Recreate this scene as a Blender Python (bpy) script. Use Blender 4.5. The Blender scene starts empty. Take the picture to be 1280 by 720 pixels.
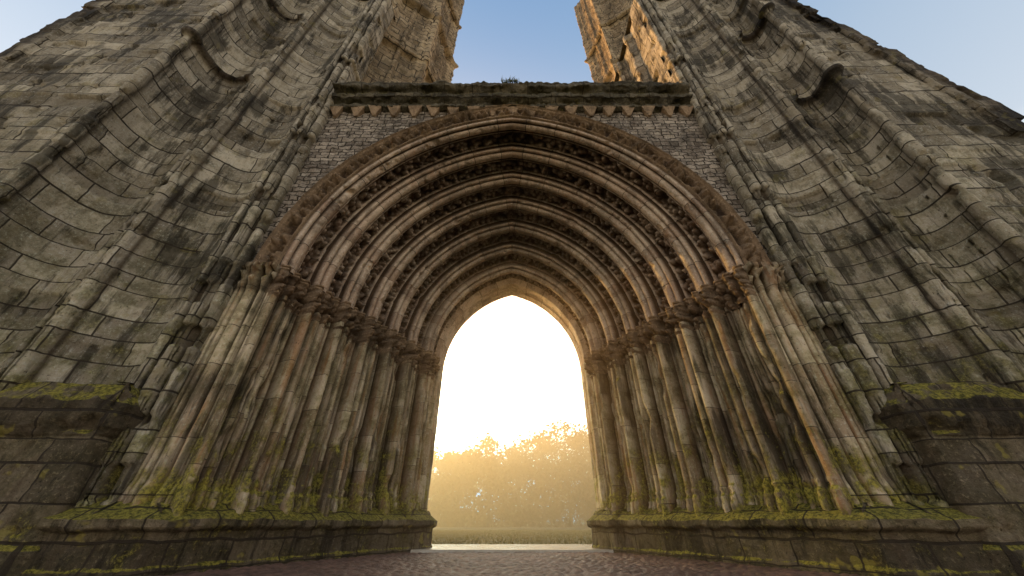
import bpy, math, random
import numpy as np
from mathutils import Vector
random.seed(7); rng=np.random.default_rng(7)
R=math.radians
sc=bpy.context.scene
sc.view_settings.view_transform='Standard'; sc.view_settings.look='None'; sc.view_settings.exposure=0
SUN_EL=R(15); SUN_AZ=R(-43)
SD=np.array([math.sin(SUN_AZ)*math.cos(SUN_EL),math.cos(SUN_AZ)*math.cos(SUN_EL),math.sin(SUN_EL)])
H0=0.57; ZS=4.65; C=0.82

# ---------------------------------------------------------------- noise
def h3(ix,iy,iz,seed=0):
    m=0xFFFFFFFF
    h=(ix*374761393+iy*668265263+iz*2147483647+seed*1274126177)&m
    h=((h^(h>>13))*1274126177)&m
    h=((h^(h>>16))*2246822519)&m
    h=h^(h>>15)
    return (h&0xFFFFFF)/float(0xFFFFFF)
def vnoise(p,seed=0):
    i=np.floor(p).astype(np.int64); f=p-i; f=f*f*(3-2*f)
    x,y,z=i[...,0],i[...,1],i[...,2]; r=0
    for dx in (0,1):
        for dy in (0,1):
            for dz in (0,1):
                w=(f[...,0] if dx else 1-f[...,0])*(f[...,1] if dy else 1-f[...,1])*(f[...,2] if dz else 1-f[...,2])
                r=r+w*h3(x+dx,y+dy,z+dz,seed)
    return r*2-1
def fbm(p,o=3,seed=0):
    r=0;a=1;t=0
    for k in range(o):
        r=r+a*vnoise(p*(2**k),seed+k); t+=a; a*=.5
    return r/t
def worley(p,seed=0):
    i=np.floor(p).astype(np.int64); f=p-i
    best=np.full(p.shape[:-1],9.0)
    for dx in (-1,0,1):
        for dy in (-1,0,1):
            for dz in (-1,0,1):
                a,b,c=i[...,0]+dx,i[...,1]+dy,i[...,2]+dz
                d=(dx+h3(a,b,c,seed)-f[...,0])**2+(dy+h3(a,b,c,seed+11)-f[...,1])**2+(dz+h3(a,b,c,seed+23)-f[...,2])**2
                best=np.minimum(best,d)
    return np.sqrt(best)

# ---------------------------------------------------------------- mesh helpers
def empty(name):
    e=bpy.data.objects.new(name,None); sc.collection.objects.link(e); return e
def mk(name,V,F,UV=None,mat=None,shade_tone=None,parent=None,smooth=True):
    me=bpy.data.meshes.new(name)
    V=np.asarray(V,dtype=np.float32); F=np.asarray(F,dtype=np.int32)
    n=F.shape[1]
    me.vertices.add(len(V)); me.vertices.foreach_set('co',V.ravel())
    me.loops.add(F.size); me.loops.foreach_set('vertex_index',F.ravel())
    me.polygons.add(len(F))
    me.polygons.foreach_set('loop_start',np.arange(0,F.size,n,dtype=np.int32))
    me.polygons.foreach_set('loop_total',np.full(len(F),n,dtype=np.int32))
    me.update(calc_edges=True)
    if UV is not None:
        l=me.uv_layers.new(name='UVMap'); l.data.foreach_set('uv',np.asarray(UV,dtype=np.float32)[F.ravel()].ravel())
    a=me.attributes.new('shade_tone','FLOAT','POINT')
    a.data.foreach_set('value',np.asarray(shade_tone if shade_tone is not None else np.zeros(len(V)),dtype=np.float32).ravel())
    me.polygons.foreach_set('use_smooth',np.full(len(F),smooth))
    me.validate(); me.update()
    ob=bpy.data.objects.new(name,me); sc.collection.objects.link(ob)
    if mat: me.materials.append(mat)
    if parent: ob.parent=parent
    return ob
def grid(name,P,UV,mat,shade_tone=None,parent=None,smooth=True):
    nu,nv=P.shape[:2]
    idx=np.arange(nu*nv).reshape(nu,nv)
    F=np.stack([idx[:-1,:-1],idx[1:,:-1],idx[1:,1:],idx[:-1,1:]],-1).reshape(-1,4)
    return mk(name,P.reshape(-1,3),F,UV.reshape(-1,2),mat,None if shade_tone is None else shade_tone.reshape(-1),parent,smooth)
def resample(pts,step):
    pts=np.array(pts,float); d=np.r_[0,np.cumsum(np.linalg.norm(np.diff(pts,axis=0),axis=1))]
    n=max(2,int(d[-1]/step)); q=np.linspace(0,d[-1],n)
    q=np.unique(np.round(np.r_[q,d],5))
    return np.stack([np.interp(q,d,pts[:,k]) for k in range(2)],-1),q
def normals2(p):
    t=np.gradient(p,axis=0); n=np.stack([-t[:,1],t[:,0]],-1)
    return n/np.maximum(np.linalg.norm(n,axis=1,keepdims=True),1e-9)

# ---------------------------------------------------------------- materials
class NT:
    def __init__(s,m): s.t=m.node_tree; s.n=s.t.nodes; s.l=s.t.links
    def add(s,ty,ins=None,**kw):
        nd=s.n.new(ty)
        for k,v in kw.items(): setattr(nd,k,v)
        for k,v in (ins or {}).items():
            if isinstance(v,bpy.types.NodeSocket): s.l.new(v,nd.inputs[k])
            else: nd.inputs[k].default_value=v
        return nd
    def math(s,op,a,b=0.0,clamp=False):
        return s.add('ShaderNodeMath',{0:a,1:b},operation=op,use_clamp=clamp).outputs[0]
    def ss(s,x,a,b):
        return s.add('ShaderNodeMapRange',{0:x,1:a,2:b,3:0.0,4:1.0},interpolation_type='SMOOTHSTEP').outputs[0]
    def mix(s,f,a,b,blend='MIX'):
        nd=s.n.new('ShaderNodeMix'); nd.data_type='RGBA'; nd.blend_type=blend
        for i,v in ((0,f),(6,a),(7,b)):
            if isinstance(v,bpy.types.NodeSocket): s.l.new(v,nd.inputs[i])
            else: nd.inputs[i].default_value=v
        return nd.outputs[2]
    def noise(s,vec,scale,detail=4,rough=.6):
        return s.add('ShaderNodeTexNoise',{'Vector':vec,'Scale':scale,'Detail':detail,'Roughness':rough}).outputs[0]
def newmat(name):
    m=bpy.data.materials.new(name); m.use_nodes=True; m.node_tree.nodes.clear(); return m
def c4(c): return (c[0],c[1],c[2],1)
def stone(name,c1,c2,mortar=(.04,.03,.02),bw=.9,rh=.4,stain=(.30,.17,.08),stain_a=.5,dark_a=.6,moss_a=.8,moss_z=2.6,bump=.6,ms=.012,rubble=0,lichen=.0,darkmul=.17,up_w=.3,green=0.0,hw=.24):
    m=newmat(name); T=NT(m)
    geo=T.add('ShaderNodeNewGeometry'); pos=geo.outputs['Position']
    uv=T.add('ShaderNodeTexCoord').outputs['UV']
    sp=T.add('ShaderNodeSeparateXYZ',{0:uv})
    vrow=T.add('ShaderNodeTexNoise',{'W':T.math('MULTIPLY',sp.outputs[1],.9),'Scale':1.0,'Detail':1.0},noise_dimensions='1D').outputs[0]
    v2=T.math('ADD',sp.outputs[1],T.math('MULTIPLY',vrow,rh*1.5))
    dn=T.add('ShaderNodeTexNoise',{'Vector':uv,'Scale':2.6 if not rubble else 6,'Detail':2.0})
    dv=T.add('ShaderNodeVectorMath',{0:dn.outputs['Color'],1:(.5,.5,.5)},operation='SUBTRACT').outputs[0]
    dv=T.add('ShaderNodeVectorMath',{0:dv,'Scale':.04 if not rubble else .11},operation='SCALE').outputs[0]
    cv=T.add('ShaderNodeCombineXYZ',{0:sp.outputs[0],1:v2})
    vec=T.add('ShaderNodeVectorMath',{0:cv.outputs[0],1:dv},operation='ADD').outputs[0]
    br=T.add('ShaderNodeTexBrick',{'Vector':vec,'Color1':(0,0,0,1),'Color2':(1,1,1,1),'Mortar':(.5,.5,.5,1),'Scale':1.0,'Mortar Size':ms,'Mortar Smooth':.25,'Bias':0.0,'Brick Width':bw,'Row Height':rh})
    br.offset=.43; br.squash=.7; br.squash_frequency=3
    blk=br.outputs['Color']; mort=br.outputs['Fac']
    big=T.noise(pos,.55,3,.6); med=T.noise(pos,2.6,5,.68); fine=T.noise(pos,20,5,.78); 
    col=T.mix(blk,c4(c1),c4(c2))
    col=T.mix(T.math('MULTIPLY',T.ss(med,.45,.64),.6),col,c4([x*.45 for x in c1]))
    col=T.mix(T.math('MULTIPLY',T.ss(fine,.52,.68),.65),col,c4([min(.68,x*1.45) for x in c2]))
    st=T.add('ShaderNodeVectorMath',{0:pos,1:(3.2,3.2,.35)},operation='MULTIPLY').outputs[0]
    sn=T.noise(st,1.3,5,.7)
    col=T.mix(T.math('MULTIPLY',T.ss(sn,.5,.66),stain_a),col,c4(stain))
    dk=T.math('MULTIPLY',T.ss(T.math('ADD',T.math('MULTIPLY',T.math('SUBTRACT',1.0,sn),.6),T.math('MULTIPLY',big,.5)),.54,.63),dark_a)
    shade_tone=T.add('ShaderNodeAttribute',attribute_name='shade_tone').outputs['Fac']
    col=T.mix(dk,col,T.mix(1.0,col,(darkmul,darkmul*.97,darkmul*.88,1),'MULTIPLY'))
    col=T.mix(T.math('MULTIPLY',shade_tone,.95,True),col,T.mix(1.0,col,(.12,.085,.055,1),'MULTIPLY'))  # paints occlusion shade and dirt into hollows; also carries random stone tone
    pit=T.ss(fine,.42,.31)
    col=T.mix(T.math('MULTIPLY',pit,.92),col,(.018,.015,.011,1))
    if moss_a:
        pz=T.add('ShaderNodeSeparateXYZ',{0:pos}).outputs[2]
        nz=T.add('ShaderNodeSeparateXYZ',{0:geo.outputs['Normal']}).outputs[2]
        hz=T.add('ShaderNodeMapRange',{0:pz,1:.6,2:moss_z,3:1.0,4:0.0}).outputs[0]
        up=T.ss(nz,.2,.7)
        if green:
            gz=T.add('ShaderNodeMapRange',{0:pz,1:1.0,2:9.0,3:1.0,4:0.0}).outputs[0]
            gm=T.math('MULTIPLY',T.math('MULTIPLY',gz,T.ss(med,.36,.6)),green)
            col=T.mix(gm,col,T.mix(1.0,col,(.6,.66,.26,1),'MULTIPLY'))
        mm=T.math('ADD',T.math('MULTIPLY',hz,hw),T.math('ADD',T.math('MULTIPLY',up,up_w),T.math('MULTIPLY',med,.95)))
        mm=T.math('MULTIPLY',T.ss(T.math('ADD',mm,T.math('MULTIPLY',fine,.35)),.80,1.0),moss_a)
        mc=T.mix(T.ss(fine,.38,.6),(.07,.068,.012,1),(.36,.31,.05,1))
        col=T.mix(mm,col,mc)
    if lichen:
        ln=T.ss(T.noise(pos,2.3,3,.6),.61,.66)
        col=T.mix(T.math('MULTIPLY',ln,lichen),col,(.45,.38,.07,1))
    col=T.mix(T.math('MULTIPLY',mort,.92),col,c4(mortar))
    hh=T.math('SUBTRACT',T.math('MULTIPLY',fine,.042*bump),T.math('MULTIPLY',mort,.03))
    hh=T.math('ADD',hh,T.math('MULTIPLY',med,.045*bump))
    hh=T.math('ADD',hh,T.math('MULTIPLY',blk,.016 if not rubble else .04))
    bp=T.add('ShaderNodeBump',{'Height':hh,'Strength':1.0,'Distance':1.0})
    bs=T.add('ShaderNodeBsdfPrincipled',{'Base Color':col,'Roughness':.86,'Normal':bp.outputs[0]})
    bs.inputs['Specular IOR Level'].default_value=.25
    T.add('ShaderNodeOutputMaterial',{0:bs.outputs[0]})
    return m
M_arch=stone('archivolt_stone',(.42,.30,.215),(.66,.53,.40),bw=30,rh=.55,stain=(.28,.155,.09),stain_a=.4,dark_a=.4,moss_a=0,ms=.006,bump=.5)
M_jamb=stone('jamb_stone',(.36,.27,.175),(.64,.53,.38),bw=30,rh=.8,stain=(.36,.16,.055),stain_a=.6,dark_a=.8,moss_a=.9,moss_z=2.9,ms=.006,bump=.75,green=.5)
M_carve=stone('carved_capital_stone',(.24,.165,.10),(.42,.30,.19),bw=30,rh=5,stain=(.12,.07,.04),stain_a=.5,dark_a=.4,moss_a=0,ms=.001,bump=.9)
M_rub=stone('rubble_stone',(.22,.175,.135),(.60,.51,.41),bw=.31,rh=.14,stain=(.13,.095,.065),stain_a=.5,dark_a=.6,moss_a=.2,moss_z=3,ms=.016,bump=1.5,rubble=1)
M_ash=stone('ashlar_stone',(.24,.205,.15),(.62,.55,.425),bw=1.0,rh=.42,stain=(.24,.195,.12),stain_a=.5,dark_a=.86,moss_a=.4,moss_z=5,ms=.013,bump=1.1,lichen=.12,green=.5)
M_tur=stone('turret_stone',(.34,.25,.15),(.56,.44,.28),bw=.7,rh=.32,stain=(.20,.13,.065),stain_a=.4,dark_a=.55,moss_a=0,moss_z=3,ms=.02,bump=.9)
M_dark=stone('weathered_dark_stone',(.08,.07,.045),(.20,.17,.115),bw=.8,rh=.3,stain=(.07,.06,.04),stain_a=.6,dark_a=.6,moss_a=.75,moss_z=14,ms=.012,bump=1.4)
M_base=stone('plinth_stone',(.11,.088,.058),(.28,.225,.15),bw=.75,rh=.36,stain=(.10,.07,.04),stain_a=.6,dark_a=.8,moss_a=.9,moss_z=1.0,ms=.014,bump=1.6,lichen=.4,up_w=.38,green=.35,hw=.08)

gate=empty('gothic_abbey_gateway')

# ---------------------------------------------------------------- portal orders
W0,D0,W1,D1=4.6,5.4,2.26,10.1
DB=10.95
SL=math.hypot(W0-W1,D1-D0); dd=((W0-W1)/SL,(D1-D0)/SL); nn=(dd[1],-dd[0])
NO=7; L=SL/NO
def roll(s,c,r,o=0): 
    q=r*r-(s-c)**2
    return np.where(q>0,np.sqrt(np.maximum(q,0))+o,-9)
def box(s,c,h,t): return np.where(np.abs(s-c)<h,t,-9)
def saw(s): return .10-.17*(s/L)
def arch_t(S):
    s=np.mod(S,L)/L*.82
    t=np.full_like(s,-.10)
    t=np.where((s>.43)&(s<.745),-.08-.06*np.sin((s-.43)/.315*np.pi),t)
    t=np.maximum(t,roll(s,.07,.055,.01)); t=np.maximum(t,roll(s,.25,.105,.03)); t=np.maximum(t,box(s,.405,.02,.02)); t=np.maximum(t,box(s,.77,.02,.02))
    mask=np.clip(np.minimum((s-.43)/.03,(.75-s)/.03),0,1)
    return t+saw(s),mask,t
def jamb_t(S):
    s=np.mod(S,L)/L*.82
    t=np.full_like(s,-.17)
    for c,r,o in ((.10,.075,.08),(.235,.032,.0),(.36,.062,.05),(.475,.03,-.01),(.59,.055,.02),(.70,.028,-.02),(.785,.026,.0)):
        t=np.maximum(t,roll(s,c,r,o))
    return t+saw(s),t
S=np.linspace(0,SL-1e-4,NO*46)
def place(S,T):
    a=S*dd[0]+T*nn[0]; b=S*dd[1]+T*nn[1]
    return W0-a, D0+b
for sg in (-1,1):
    nu=360
    U=np.linspace(0,1,nu)[:,None]
    t0,mask,traw=arch_t(S)
    w,D=place(S,t0); RR=w+C; thm=np.arccos(C/RR)
    th=U*thm[None]; P=np.stack([sg*(-C+RR*np.cos(th)),np.broadcast_to(D,th.shape),ZS+RR*np.sin(th)],-1)
    al=th*RR.mean()
    q=np.stack([np.broadcast_to(S[None],al.shape),al,np.full_like(al,sg*9.)],-1)
    lump=(.60-worley(q*np.array([8.5,7.5,1.]),3))*.30+fbm(q*26,2,5)*.035
    rhythm=.035*np.cos(al*2*np.pi/.34)
    T=t0[None]+mask[None]*(lump+rhythm+.03)+.012*fbm(P*3.5,3,9)+.006*fbm(P*16,2,19)
    chip=np.clip(fbm(P*4.,3,31)-.28,0,1)*.2; T=T-chip*(traw[None]>0)
    w2,D2=place(np.broadcast_to(S[None],T.shape),T); R2=w2+C
    th=U*np.arccos(C/R2)
    P=np.stack([sg*(-C+R2*np.cos(th)),D2,ZS+R2*np.sin(th)],-1)
    shade_tone=np.clip(-traw/.07,0,1)[None]*np.ones_like(T); shade_tone=np.where(mask[None]>.1,np.clip(.85-lump*5,0.3,1),shade_tone)  # shade painted into hollows between rolls and into the carved band
    grid('archivolt',P,np.stack([q[...,0],al],-1),M_arch,shade_tone,gate)
    # hood mould
    sw=np.linspace(4.56,5.0,44); hb=.05+.05*((sw>4.93))+.07*np.sqrt(np.maximum(0,1-((sw-4.92)/.06)**2)); mk_=np.clip(np.minimum((sw-4.6)/.03,(4.86-sw)/.03),0,1)
    RR=sw+C; thm=np.arccos(C/RR); U2=np.linspace(0,1,420)[:,None]; th=U2*thm[None]; al=th*5.4
    q=np.stack([np.broadcast_to(sw[None],al.shape),al,np.full_like(al,sg*4.)],-1)
    lump=(.58-worley(q*np.array([6.5,5.,1.]),7))*.36+fbm(q*20,2,8)*.04
    pr=hb[None]+mk_[None]*np.maximum(lump,-.05)+.014*fbm(q*6,2,3)
    pr[:,0]=-.15; pr[:,-1]=-.02
    P=np.stack([sg*(-C+RR[None]*np.cos(th)),5.38-pr,ZS+RR[None]*np.sin(th)],-1)
    grid('hood_mould',P,np.stack([q[...,0],al],-1),M_carve,np.clip(.5-lump*5,0,1)*mk_[None],gate)
    # jamb shafts
    z=np.linspace(.62,4.2,120)[:,None]
    t0,traw=jamb_t(S)
    k=np.clip((1.12-z)/.3,0,1); 
    baseT=.05+.05*np.cos(S*2*np.pi/(L/3))[None]
    ring=.035*np.exp(-((z-1.06)/.03)**2)+.035*np.exp(-((z-.93)/.035)**2)
    w,D=place(S,t0)
    sh=(z.shape[0],len(S))
    Pq=np.stack([np.broadcast_to(sg*w[None],sh),np.broadcast_to(D[None],sh),np.broadcast_to(z,sh)],-1)
    T=t0[None]+k*k*(.09+.25*np.maximum(0,baseT+saw(np.mod(S,L))[None]-t0[None]))+ring*(traw>-.05)[None]
    T=T+.012*fbm(Pq*4,3,2)+.006*fbm(Pq*17,2,6)-np.clip(fbm(Pq*np.array([3,3,1.6]),3,44)-.24,0,1)*.26*(traw>-.05)[None]
    w2,D2=place(np.broadcast_to(S[None],T.shape),T)
    P=np.stack([sg*w2,D2,np.broadcast_to(z,T.shape)],-1)
    sid=np.floor(np.mod(S,L)/.125).astype(np.int64)+np.floor(S/L).astype(np.int64)*9
    tint=h3(sid,np.zeros_like(sid)+int(sg+2),np.zeros_like(sid))
    drum=h3(np.broadcast_to(sid[None],sh),(z*1.3+tint[None]*3).astype(np.int64),np.zeros(sh,dtype=np.int64)+5)
    shade_tone=np.clip(-traw/.10,0,1)[None]*np.ones_like(T)*1.; shade_tone=np.maximum(shade_tone,(traw>-.05)[None]*np.clip(tint[None]*.65+drum*.35-.35,0,.6))  # painted shade behind the shafts, random tone per shaft and drum
    grid('jamb_shafts',P,np.stack([np.broadcast_to(S[None],T.shape),Pq[...,2]+tint[None]*1.7],-1),M_jamb,shade_tone,gate)
    # capitals
    z=np.linspace(4.02,4.72,72)[:,None]; sh=(72,len(S))
    kk=np.clip((z-4.08)/.54,0,1)
    s=np.mod(S,L); env=.13+.07*np.cos((s-.10)*2*np.pi/(L/2.9)); env=(env+saw(s))[None]
    Pq=np.stack([np.broadcast_to(S[None],sh),np.broadcast_to(z,sh),np.full(sh,sg*3.)],-1)
    lump=(.58-worley(Pq*np.array([7,7.,1.]),13))*.40+fbm(Pq*22,2,14)*.05
    T=t0[None]*(1-kk**1.3)+env*kk**1.3+lump*np.sin(np.pi*np.clip(kk,0,1)**.8)*.95
    ab=np.clip((z-4.60)/.02,0,1)
    T=T*(1-ab)+ab*(.15+saw(s)[None]*.9+.05*np.cos((s-.10)*2*np.pi/(L/2.9))[None]+.03*fbm(Pq*9,2,4)-.05*np.exp(-((z-4.66)/.012)**2))
    T=T+.035*np.exp(-((z-4.08)/.022)**2)*(traw>-.05)[None]
    T[-1]=-.12
    w2,D2=place(np.broadcast_to(S[None],T.shape),T)
    P=np.stack([sg*w2,D2,np.broadcast_to(z,T.shape)],-1)
    grid('capitals',P,np.stack([Pq[...,0],Pq[...,1]],-1),M_carve,np.clip(.4-lump*3,0,.9)*(1-ab),gate)
    # flat outer jamb with nook shafts
    xs=np.linspace(4.5,5.22,60); z=np.linspace(.5,4.7,90)[:,None]
    pr=np.full_like(xs,0.); 
    for c_,r_,o_ in ((4.64,.05,.01),(4.84,.085,.02),(5.02,.045,.01),(5.13,.035,.0)):
        pr=np.where((np.abs(xs-c_)<r_+.03),np.maximum(roll(xs,c_,r_,o_),-.05),pr)
    praw=pr.copy(); pr=pr[None]+.0*z
    Pq=np.stack([np.broadcast_to(sg*xs[None],pr.shape),5.39-pr,np.broadcast_to(z,pr.shape)],-1)
    cp=np.clip((z-4.1)/.45,0,1); q=Pq*np.array([7,1,7.]); lump=(.58-worley(q,17))*.34
    pr=pr+cp**1.2*(.13*np.clip(1.3-np.abs(xs-4.84)/.25,0,1)[None]+lump*(cp>0)*(cp<1))
    pr=np.where(z>4.6,.17+.02*fbm(Pq*9,2,4),pr)+.012*fbm(Pq*5,3,1)+.06*np.clip((1.05-z)/.2,0,1)
    P=Pq.copy(); P[...,1]=5.39-pr; P[:,0,1]=5.6
    grid('outer_jamb',P,np.stack([Pq[...,0],Pq[...,2]],-1),M_jamb,np.clip((cp>0)*(.6-lump*3)+(praw<0)[None]*.9,0,1)*1.,gate)
    # inner reveal
    pl,q_=resample([(W1+.12,D1-.12),(W1-.02,D1+.02),(W1-.02,D1+.2),(W1+.03,D1+.24),(W1+.03,D1+.5),(W1,D1+.55),(W1,DB)],.04)
    z=np.linspace(0,ZS,70)[:,None]; o=np.ones((70,1))
    P=np.stack([sg*pl[:,0][None]*o,pl[:,1][None]*o,z*np.ones((1,len(pl)))],-1); P[...,0]+=sg*.02*fbm(P*4,3,3)
    grid('reveal_jamb',P,np.stack([P[...,1],P[...,2]],-1),M_jamb,None,gate)
    RR=pl[:,0]+C; th=np.linspace(0,1,90)[:,None]*np.arccos(C/RR)[None]
    P=np.stack([sg*(-C+RR*np.cos(th)),pl[:,1][None]*np.ones_like(th),ZS+RR*np.sin(th)],-1)
    grid('reveal_soffit',P,np.stack([P[...,1],th*2.6],-1),M_arch,None,gate)
    # spandrels
    for nm,wa,yy,xm,zt,mat in (('front_spandrel',4.95,5.4,5.2,11.0,M_rub),('back_wall',W1,DB,5.3,11.3,M_rub)):
        Ra=wa+C; th=np.linspace(0,math.acos(C/Ra),220)
        ax=-C+Ra*np.cos(th); az=ZS+Ra*np.sin(th)
        k=np.linspace(0,1,220)
        per=(zt-ZS)+xm; d=k*per
        bx=np.where(d<zt-ZS,xm,xm-(d-(zt-ZS))); bz=np.where(d<zt-ZS,ZS+d,zt)
        r=np.linspace(0,1,80)[None]
        X=ax[:,None]*(1-r)+bx[:,None]*r; Z=az[:,None]*(1-r)+bz[:,None]*r
        P=np.stack([sg*X,np.full_like(X,yy),Z],-1)
        P[...,1]-=.03*fbm(P*5,3,3)+.025*fbm(P*13,2,4)
        grid(nm,P,np.stack([P[...,0],P[...,2]],-1),mat,None,gate)
    X=np.linspace(W1,5.3,20)[None]*np.ones((20,1)); Z=np.linspace(0,ZS,20)[:,None]*np.ones((1,20))
    P=np.stack([sg*X,np.full_like(X,DB),Z],-1); grid('back_wall_base',P,np.stack([P[...,0],P[...,2]],-1),M_rub,None,gate)
    # portal plinth bench
    def off(t): 
        w_,D_=place(np.array([0.,SL]),np.array([t,t])); return [(w_[0],D_[0]),(w_[1],D_[1])]
    a,b=off(.30)
    mid=lambda f,dx=0,dy=0:(a[0]+(b[0]-a[0])*f+dx,a[1]-.12+(b[1]-.13-a[1])*f+dy)
    pl,q_=resample([(5.6,4.9),(5.05,4.98),(a[0]+.05,a[1]-.12),mid(.86),mid(.865,-.12,-.02),(b[0]-.10,b[1]-.25),(b[0]-.12,b[1]),(W1-.1,DB-.3),(W1-.1,DB+.1)],.05)
    n2=normals2(pl); 
    if n2[len(n2)//2,0]>0: n2=-n2
    zz=[(0,.03),(.10,.03),(.14,.0),(.3,.0),(.46,.0),(.49,.06),(.52,.09),(.60,.09),(.63,.04),(.66,-.02),(.70,-.10),(.74,-.2),(.80,-.32),(.82,-.5)]
    zc,_=resample([(e,z) for z,e in zz],.03)
    e=zc[:,0][:,None]; z=zc[:,1][:,None]
    taper=np.clip((DB-.1-pl[:,1])/1.2,.12,1)[None]; e=np.where(e<0,e*taper,e)
    base=np.stack([(pl[:,0][None]+n2[:,0][None]*e)*1.,pl[:,1][None]+n2[:,1][None]*e,z*np.ones((1,len(pl)))],-1)
    nz_=.04*fbm(base*3,3,5)+.025*fbm(base*11,2,6)
    base[...,0]+=n2[:,0][None]*nz_; base[...,1]+=n2[:,1][None]*nz_; base[...,2]+=.035*fbm(base*4+9,3,7)*(z>.05)
    base[...,0]*=sg
    grid('portal_plinth',base,np.stack([q_[None]*np.ones_like(z),zc[:,1][:,None]*np.ones((1,len(pl)))+e*-.3],-1),M_base,np.clip((z<.5)*.3,0,1)*np.ones((1,len(pl))),gate)

# ---------------------------------------------------------------- cornice and corbels
pts=[(5.42,10.22),(5.26,10.3),(5.26,10.42),(5.34,10.46),(5.3,10.54),(5.14,10.64),(5.14,10.78),(5.22,10.84),(5.18,10.9),(5.02,11.0),(5.02,11.18),(5.1,11.24),(5.5,11.3),(8,11.3),(DB,11.28)]
pl,q_=resample(pts,.04); xs=np.linspace(-5.15,5.15,420)[:,None]
P=np.stack([xs*np.ones((1,len(pl))),pl[:,0][None]*np.ones_like(xs),pl[:,1][None]*np.ones_like(xs)],-1)
P[...,1]+=.06*fbm(P*np.array([2.5,6,6]),3,3)+.04*fbm(P*12,2,3); P[...,2]+=.07*fbm(P*np.array([2.5,6,6]),3,13)+.03*fbm(P*11,2,14)
grid('cornice',P,np.stack([P[...,0],q_[None]*np.ones_like(xs)],-1),M_dark,None,gate)
V=[];F=[]
for i in range(19):
    x=-4.95+i*.55+random.uniform(-.03,.03); w_=.21; n=len(V)
    for (xx,yy,zz) in ((-w_,5.45,10.33),(w_,5.45,10.33),(w_,5.25,10.33),(-w_,5.25,10.33),(-.04,5.45,9.98),(.04,5.45,9.98),(.04,5.34,10.0),(-.04,5.34,10.0)):
        V.append((x+xx*random.uniform(.85,1.05),yy,zz+random.uniform(-.03,.03)))
    F+= [(n,n+1,n+5,n+4),(n+1,n+2,n+6,n+5),(n+2,n+3,n+7,n+6),(n+3,n,n+4,n+7),(n+4,n+5,n+6,n+7),(n,n+3,n+2,n+1)]
mk('corbel_table',V,F,np.array(V)[:,[0,2]],M_carve,None,gate,False)

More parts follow.
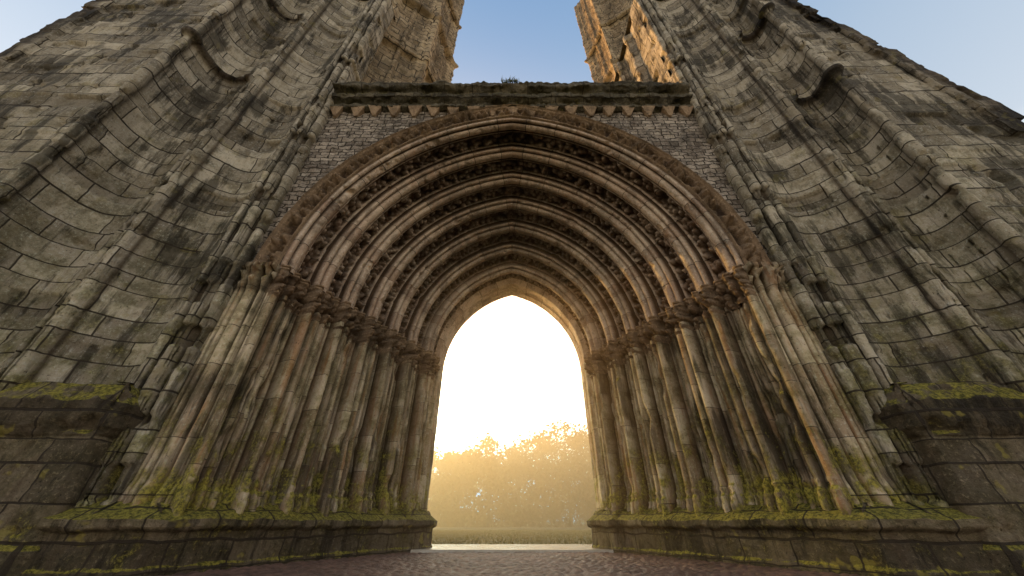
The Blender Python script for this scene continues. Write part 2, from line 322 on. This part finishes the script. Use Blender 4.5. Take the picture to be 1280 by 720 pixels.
# ---------------------------------------------------------------- buttresses
def arcpts(c,r,a0,a1,n=9): return [(c[0]+r*math.cos(R(a0+(a1-a0)*i/n)),c[1]+r*math.sin(R(a0+(a1-a0)*i/n))) for i in range(n+1)]
def bez(p,q,r_,n=26): return [((1-t)**2*p[0]+2*t*(1-t)*q[0]+t*t*r_[0],(1-t)**2*p[1]+2*t*(1-t)*q[1]+t*t*r_[1]) for t in [i/n for i in range(n+1)]]
def buttress(sg,fx,fD,outer,batter,strings):
    prof=[(5.15,5.5),(5.15,5.36)]+arcpts((5.22,5.27),.09,160,330)+[(5.33,5.28)]+arcpts((5.43,5.16),.085,170,330)+[(5.54,5.18),(5.56,5.06),(5.64,5.04)]
    prof+=bez((5.66,5.08),(6.3,5.78),(6.98,4.98))+[(7.0,4.9),(7.06,4.88)]+arcpts((7.16,4.84),.10,190,350)+[(7.28,4.9),(7.31,4.8),(7.37,4.77)]
    prof+=bez((7.38,4.84),(fx+.18,5.1),(fx,fD+.12))+[(fx-.03,fD+.1)]+arcpts((fx+.03,fD+.02),.09,180,300)+[(fx+.14,fD+.05)]
    prof+=[(outer-.55,fD),(outer-.5,fD-.09),(outer,fD-.09),(outer,12.0),(5.15,12.0),(5.15,9.2),(5.38,9.05),(5.38,8.3),(5.2,8.2),(5.15,8.05)]+arcpts((5.16,7.9),.12,90,270)+[(5.36,7.7),(5.36,7.0),(5.18,6.9)]+arcpts((5.16,6.75),.12,90,270)+[(5.3,6.55),(5.3,6.0),(5.15,5.9),(5.15,5.5)]
    pl,q_=resample(prof,.055)
    n2=normals2(pl)
    zt=19.; z=np.linspace(.4,zt,400)[:,None]
    X=pl[:,0][None]*np.ones_like(z); Y=pl[:,1][None]*np.ones_like(z); Z=z*np.ones_like(X)
    k=np.clip((X-fx)/(outer-fx),0,1)*(Y<12.1)
    X=X-k*batter*np.maximum(z-7.0,0)
    P=np.stack([X,Y,Z],-1)
    e=np.zeros_like(X)
    isB=((pl[:,0]>7.35)&(pl[:,0]<=fx+.14)&(pl[:,1]<5.5))[None]
    for zc,w_ in strings: e=e+isB*.13*(np.abs(z-zc)<.13)*np.clip(1.4-np.abs(z-zc)/.13,0,1)*w_
    rough=.03*fbm(P*2.2,3,int(5+sg))+.014*fbm(P*8,2,8)
    row=np.floor((Z+.06*np.sin(Z*2.1))/.42).astype(np.int64)
    colq=np.floor((q_[None]+h3(row,row*0,row*0,5)*1.0)/1.0).astype(np.int64)
    prd=h3(row,colq,row*0,77)
    rough=rough+(prd-.5)*.035-.05*(prd<.06)
    chip=np.clip(fbm(P*3.1,3,61)-.32,0,1)*.32; rough=rough-chip
    edge=np.clip((X-(outer-.8-batter*np.maximum(z-7,0)))/.8,0,1)
    blocks=h3((Z/.45).astype(np.int64),np.zeros_like(Z,dtype=np.int64)+int(sg+3),np.zeros_like(Z,dtype=np.int64))
    s_=-1 if n2[10,1]>0 else 1
    dsp=e+rough
    P[...,0]+=s_*n2[:,0][None]*dsp; P[...,1]+=s_*n2[:,1][None]*dsp
    P[...,0]+=edge*(blocks-.5)*.3
    shade_tone=np.clip(e*12,0,1)*.9+np.clip((edge-.3)*2,0,.9)+np.clip((.3-prd)*1.6,0,.45)
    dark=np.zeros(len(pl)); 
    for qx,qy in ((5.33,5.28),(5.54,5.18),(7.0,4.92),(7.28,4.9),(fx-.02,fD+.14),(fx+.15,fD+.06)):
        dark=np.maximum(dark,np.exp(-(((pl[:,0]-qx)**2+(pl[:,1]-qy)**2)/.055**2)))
    shade_tone=np.maximum(shade_tone,dark[None]*.95)
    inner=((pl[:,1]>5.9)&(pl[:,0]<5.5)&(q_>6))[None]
    shade_tone=np.where(inner,shade_tone*.3,shade_tone)
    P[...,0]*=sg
    grid('buttress',P,np.stack([q_[None]*np.ones_like(z),Z],-1),M_ash,np.clip(shade_tone,0,1),gate)
    cx=[(5.15,5.5),(7.3,4.8),(fx,fD),(outer-batter*12,fD),(outer-batter*12,12),(5.15,12)]
    V=[(sg*x,y,zt-.02) for x,y in cx]; mk('buttress_cap',V,[list(range(6))],np.array(V)[:,:2],M_dark,None,gate,False)
    bp=[(5.45,5.6),(5.46,4.95),(5.5,4.86),(7.3,4.78),(7.42,4.7),(fx-.05,fD-.12),(fx+.1,fD-.2),(outer+.2,fD-.22),(outer+.2,12.2)]
    pl,q_=resample(bp,.05); 
    n2=normals2(pl); s_=-1 if n2[len(n2)//3,1]>0 else 1; n2=n2*s_
    for _ in range(2): n2[1:-1]=(n2[:-2]+n2[1:-1]+n2[2:])/3
    zz=[(0,.10),(.3,.10),(.36,.04),(.9,.03),(1.5,.01),(1.52,.03),(1.58,.05),(1.62,.08),(1.95,.08),(2.0,.05),(2.24,-.10),(2.3,-.34)]
    zc,_=resample([(e,z) for z,e in zz],.035)
    e=zc[:,0][:,None]; z=zc[:,1][:,None]
    P=np.stack([pl[:,0][None]+n2[:,0][None]*e,pl[:,1][None]+n2[:,1][None]*e,z*np.ones((1,len(pl)))],-1)
    nz_=.04*fbm(P*2.5,3,5)+.025*fbm(P*10,2,6)-np.clip(fbm(P*3.1,3,62)-.28,0,1)*.35
    P[...,0]+=n2[:,0][None]*nz_; P[...,1]+=n2[:,1][None]*nz_; P[...,0]*=sg; P[...,2]+=.035*fbm(P*3,3,9)*(z>.1)
    grid('buttress_plinth',P,np.stack([q_[None]*np.ones_like(z),P[...,2]],-1),M_base,np.clip((z>1.5)*(z<1.97)*.5,0,1)*np.ones((1,len(pl))),gate)
buttress(-1,8.2,3.75,12.2,.03,[(10.9,1),(15.2,1)])
buttress(1,7.95,4.15,10.9,.235,[(9.8,1),(13.8,1)])

# ---------------------------------------------------------------- turrets
def turret(cx,cy,r,rot):
    ph=np.linspace(0,2*np.pi,361); 
    z=np.r_[np.linspace(9.5,36,330)][:,None]
    a=np.mod(ph-R(rot),np.pi/4)-np.pi/8
    rad=r*np.cos(np.pi/8)/np.cos(a)
    ca=np.pi/8-np.abs(a)
    rollr=np.sqrt(np.maximum(0,.14**2-(ca*r)**2)); 
    rec=np.clip((ca*r-.32)/.06,0,1)*.12
    mul=.10*np.sqrt(np.maximum(0,1-(a*r/.10)**2))
    st=np.where(z>21.7,.2,0.)
    band=sum(.2*np.clip(1-np.abs(z-zc)/.2,0,1) for zc in (12.2,16.8,21.4,26.5))
    rr=rad[None]+rollr[None]+(-rec+mul)[None]*(1-np.clip(band*8,0,1))-st+band
    P=np.stack([cx+rr*np.cos(ph),cy+rr*np.sin(ph),z*np.ones_like(rr)],-1)
    rr=rr+.09*fbm(P*1.6,3,4)+.05*fbm(P*7,2,5)
    P=np.stack([cx+rr*np.cos(ph),cy+rr*np.sin(ph),z*np.ones_like(rr)],-1)
    grid('turret',P,np.stack([ph[None]*r*np.ones_like(z),P[...,2]],-1),M_tur,(rec/.12*.25)[None]*np.ones_like(z),gate)
    V=[(cx+rr[-1,i]*math.cos(ph[i]),cy+rr[-1,i]*math.sin(ph[i]),36) for i in range(0,360,9)]
    mk('turret_roof',V,[list(range(len(V)))],np.array(V)[:,:2],M_dark,None,gate,False)
turret(-6.0,8.5,2.75,10)
turret(7.75,10.5,2.7,-8.5)

# ---------------------------------------------------------------- ground
def simple_ground(name,cA,cB,scale,bump,rough=.95):
    m=newmat(name); T=NT(m); pos=T.add('ShaderNodeNewGeometry').outputs['Position']
    n1=T.noise(pos,scale,5,.7); n2_=T.noise(pos,scale*.12,3,.6)
    col=T.mix(T.ss(n1,.35,.65),c4(cA),c4(cB)); col=T.mix(T.math('MULTIPLY',T.ss(n2_,.45,.65),.5),col,c4([x*.6 for x in cA]))
    b=T.add('ShaderNodeBsdfPrincipled',{'Base Color':col,'Roughness':rough})
    if bump:
        n3=T.noise(pos,scale*8,3,.7)
        bp=T.add('ShaderNodeBump',{'Height':T.math('MULTIPLY',n3,bump),'Strength':1.0,'Distance':1.0}); T.l.new(bp.outputs[0],b.inputs['Normal'])
    T.add('ShaderNodeOutputMaterial',{0:b.outputs[0]}); return m
M_grass=simple_ground('grass_soil',(.07,.075,.02),(.13,.12,.035),3,.03)
M_cob=simple_ground('cobble_stone',(.075,.042,.028),(.18,.10,.07),6,.012,.6)
M_slab=simple_ground('threshold_stone',(.40,.35,.28),(.52,.46,.38),4,.004,.22)
g=1500
V=[(-g,-g,0),(g,-g,0),(g,g,0),(-g,g,0)]; mk('ground',V,[(0,1,2,3)],np.array(V)[:,:2]*1.,M_grass,None,None,False)
X,Y=np.meshgrid(np.linspace(-9.5,9.5,1000),np.linspace(-1,10.0,560),indexing='ij')
P=np.stack([X,Y,np.zeros_like(X)],-1)
wd=worley(np.stack([X*9,Y*9,X*0+.5],-1)*np.array([1,1,0.])+np.array([0,0,.5]),3)
P[...,2]=.03+.05*np.clip(.7-wd,0,.42)+.012*fbm(P*.8,2,3)
grid('cobblestone_pavement',P,np.stack([X,Y],-1),M_cob,np.clip(wd-.3,0,1),None)
X,Y=np.meshgrid(np.linspace(-2.75,2.75,120),np.r_[9.15,np.linspace(9.16,11.4,60),11.41],indexing='ij')
P=np.stack([X,Y,.085+.006*fbm(np.stack([X*2,Y*2,X*0],-1),3,3)],-1); P[:,0,2]=0;P[:,-1,2]=0
grid('stone_threshold',P,np.stack([X,Y],-1),M_slab,None,None)

def blades(name,n,xr,yr,z0,h,mat,parent=None,wd=.012):
    x=rng.uniform(*xr,n); y=rng.uniform(*yr,n); a=rng.uniform(0,6.28,n); hh=h*rng.uniform(.4,1.2,n); le=rng.normal(0,.35,(n,2))*hh[:,None]
    b1=np.stack([x-wd*np.cos(a),y-wd*np.sin(a),np.full(n,z0)],-1); b2=np.stack([x+wd*np.cos(a),y+wd*np.sin(a),np.full(n,z0)],-1)
    tp=np.stack([x+le[:,0],y+le[:,1],z0+hh],-1)
    V=np.stack([b1,b2,tp],1).reshape(-1,3); F=np.arange(3*n).reshape(-1,3)
    return mk(name,V,F,V[:,:2],mat,None,parent,False)
M_bl=simple_ground('grass_blade',(.08,.10,.02),(.16,.15,.035),9,.0)
blades('grass',26000,(-9,9),(11.5,36),0,.07,M_bl,wd=.014)
blades('grass_tuft',240,(-.3,.2),(4.98,5.2),11.2,.18,M_bl,wd=.016)

# ---------------------------------------------------------------- distant trees (one mass)
V=[];F=[]
LV=[]
def tube(p,q,r0,r1,n=6):
    p=Vector(p);q=Vector(q);d=(q-p).normalized(); u=d.orthogonal().normalized(); v=d.cross(u); b=len(V)
    for c,r_ in ((p,r0),(q,r1)):
        for i in range(n):
            a=6.283*i/n; w_=c+u*math.cos(a)*r_+v*math.sin(a)*r_; V.append(tuple(w_))
    for i in range(n): F.append((b+i,b+(i+1)%n,b+n+(i+1)%n,b+n+i))
def tree(x,y,h,dens=1.0):
    tw=h*.38
    tube((x,y,-.1),(x+random.uniform(-.3,.3),y,h*.45),h*.025,h*.016)
    tube((x,y,h*.43),(x+random.uniform(-.5,.5),y,h*.85),h*.016,h*.004)
    cl=[]
    for i in range(9):
        a=random.uniform(0,6.28); z0=h*random.uniform(.22,.6); r_=tw*random.uniform(.5,1); e=(x+math.cos(a)*r_,y+math.sin(a)*r_,min(h*.9,z0+h*random.uniform(.1,.3)))
        tube((x,y,z0),e,h*.009,h*.003,4); cl.append(e)
    for i in range(46):
        zz=random.uniform(.04,.98); rr=tw*math.sqrt(max(0.05,1-((zz-.42)/.58)**2))*random.uniform(.2,1); a=random.uniform(0,6.28)
        cl.append((x+math.cos(a)*rr,y+math.sin(a)*rr,h*zz))
    for c in cl:
        s_=h*random.uniform(.04,.085); n=int(66*dens)
        LV.append(np.array(c)+rng.normal(0,1,(n,3))*np.array([s_,s_,s_*.7]))
for i in range(26):
    x=-18+i*3.6+random.uniform(-1.4,1.4); y=random.uniform(56,66); base=14.4 if x>3 else 10.6
    if -2.5<x<3: base=10.6
    tree(x,y,base*random.uniform(.84,1.1))
for i in range(11):
    tree(-88+i*6+random.uniform(-2,2),random.uniform(88,100),random.uniform(6,8),.7)
for i in range(18):
    x=-16+i*5+random.uniform(-2,2); tree(x,random.uniform(72,90),random.uniform(11,13)+(3 if x>4 else 0),.7)
for i in range(60):
    c=np.array([random.uniform(-22,40),random.uniform(58,72),random.uniform(.6,2.0)])
    LV.append(c+rng.normal(0,1,(150,3))*np.array([1.3,1.0,.8]))
P=np.concatenate(LV); P[:,2]=np.abs(P[:,2]); n=len(P); s_=rng.uniform(.15,.36,n)[:,None]
u=rng.normal(0,1,(n,3)); u/=np.linalg.norm(u,axis=1,keepdims=True); v=np.cross(u,rng.normal(0,1,(n,3))); v/=np.linalg.norm(v,axis=1,keepdims=True)
Q=np.stack([P-u*s_,P-v*s_*.6,P+u*s_,P+v*s_*.6],1).reshape(-1,3); b=len(V)
Vall=np.concatenate([np.array(V),Q]); Fall=np.concatenate([np.array(F),np.arange(4*n).reshape(-1,4)+b])
M_leaf=simple_ground('foliage',(.09,.065,.02),(.14,.10,.03),2,0)
M_bark=simple_ground('bark',(.07,.05,.035),(.12,.09,.06),5,.02)
to=mk('tree_line',Vall,Fall,Vall[:,:2],M_bark,None,None,False); to.data.materials.append(M_leaf)
to.data.polygons.foreach_set('material_index',np.r_[np.zeros(len(F),int),np.ones(n,int)].astype(np.int32))

# ---------------------------------------------------------------- mist
me=bpy.data.meshes.new('mist'); x0,x1,y0,y1,z0,z1=-110,110,6.3,130,.02,10
me.from_pydata([(x0,y0,z0),(x1,y0,z0),(x1,y1,z0),(x0,y1,z0),(x0,y0,z1),(x1,y0,z1),(x1,y1,z1),(x0,y1,z1)],[],[(0,3,2,1),(4,5,6,7),(0,1,5,4),(1,2,6,5),(2,3,7,6),(3,0,4,7)])
ob=bpy.data.objects.new('mist',me); sc.collection.objects.link(ob)
m=newmat('mist_volume'); T=NT(m); vs=T.add('ShaderNodeVolumeScatter',{'Color':(1,.60,.28,1),'Density':.031,'Anisotropy':.6}); T.add('ShaderNodeOutputMaterial',{'Volume':vs.outputs[0]}); me.materials.append(m)

# ---------------------------------------------------------------- sky + sun
w=bpy.data.worlds.new('World'); sc.world=w; w.use_nodes=True; w.node_tree.nodes.clear(); T=NT(w)
sky=T.add('ShaderNodeTexSky'); sky.sky_type='NISHITA'; sky.sun_disc=False; sky.sun_elevation=SUN_EL; sky.sun_rotation=SUN_AZ; sky.dust_density=2; sky.air_density=1
b1=T.add('ShaderNodeBackground',{0:sky.outputs[0],1:.06})
dirv=T.add('ShaderNodeTexCoord').outputs['Generated']
z=T.add('ShaderNodeSeparateXYZ',{0:dirv}).outputs[2]
cr=T.add('ShaderNodeValToRGB',{0:z}); e=cr.color_ramp.elements
e[0].position=0; e[0].color=(1.35,1.0,.66,1); e[1].position=1; e[1].color=(.16,.30,.52,1)
for p_,c_ in ((.2,(1.55,1.22,.88,1)),(.38,(1.35,1.2,1.0,1)),(.54,(.56,.62,.68,1)),(.74,(.40,.50,.62,1)),(.90,(.25,.39,.58,1))):
    x=e.new(p_); x.color=c_
gd=SD*np.array([.18,1.1,.8]); gd=tuple(gd/np.linalg.norm(gd))
dt=T.add('ShaderNodeVectorMath',{0:dirv,1:gd},operation='DOT_PRODUCT').outputs['Value']
dt=T.math('MAXIMUM',dt,0)
g1=T.math('MULTIPLY',T.math('POWER',dt,8.0),4.2); g2=T.math('MULTIPLY',T.math('POWER',dt,40.0),5.5)
gl=T.mix(1.0,T.mix(1.0,(1,.55,.22,1),g1,'MULTIPLY'),T.mix(1.0,(1,.70,.36,1),g2,'MULTIPLY'),'ADD')
b2=T.add('ShaderNodeBackground',{0:cr.outputs[0],1:1.0}); b3=T.add('ShaderNodeBackground',{0:gl,1:1.0})
a1=T.add('ShaderNodeAddShader',{0:b1.outputs[0],1:b2.outputs[0]}); a2=T.add('ShaderNodeAddShader',{0:a1.outputs[0],1:b3.outputs[0]})
T.add('ShaderNodeOutputWorld',{0:a2.outputs[0]})
ld=bpy.data.lights.new('sun','SUN'); ld.energy=5; ld.angle=R(.5); ld.color=(1,.50,.13)
lo=bpy.data.objects.new('sun',ld); sc.collection.objects.link(lo); lo.rotation_euler=Vector(SD).to_track_quat('Z','Y').to_euler(); lo.location=(0,0,40)

# ---------------------------------------------------------------- camera
cd=bpy.data.cameras.new('camera'); cd.lens=12.2; cd.sensor_width=36; cd.clip_end=4000; cd.clip_start=.05
co=bpy.data.objects.new('camera',cd); sc.collection.objects.link(co); co.location=(0,0,H0); co.rotation_euler=(R(90+34),0,0); sc.camera=co
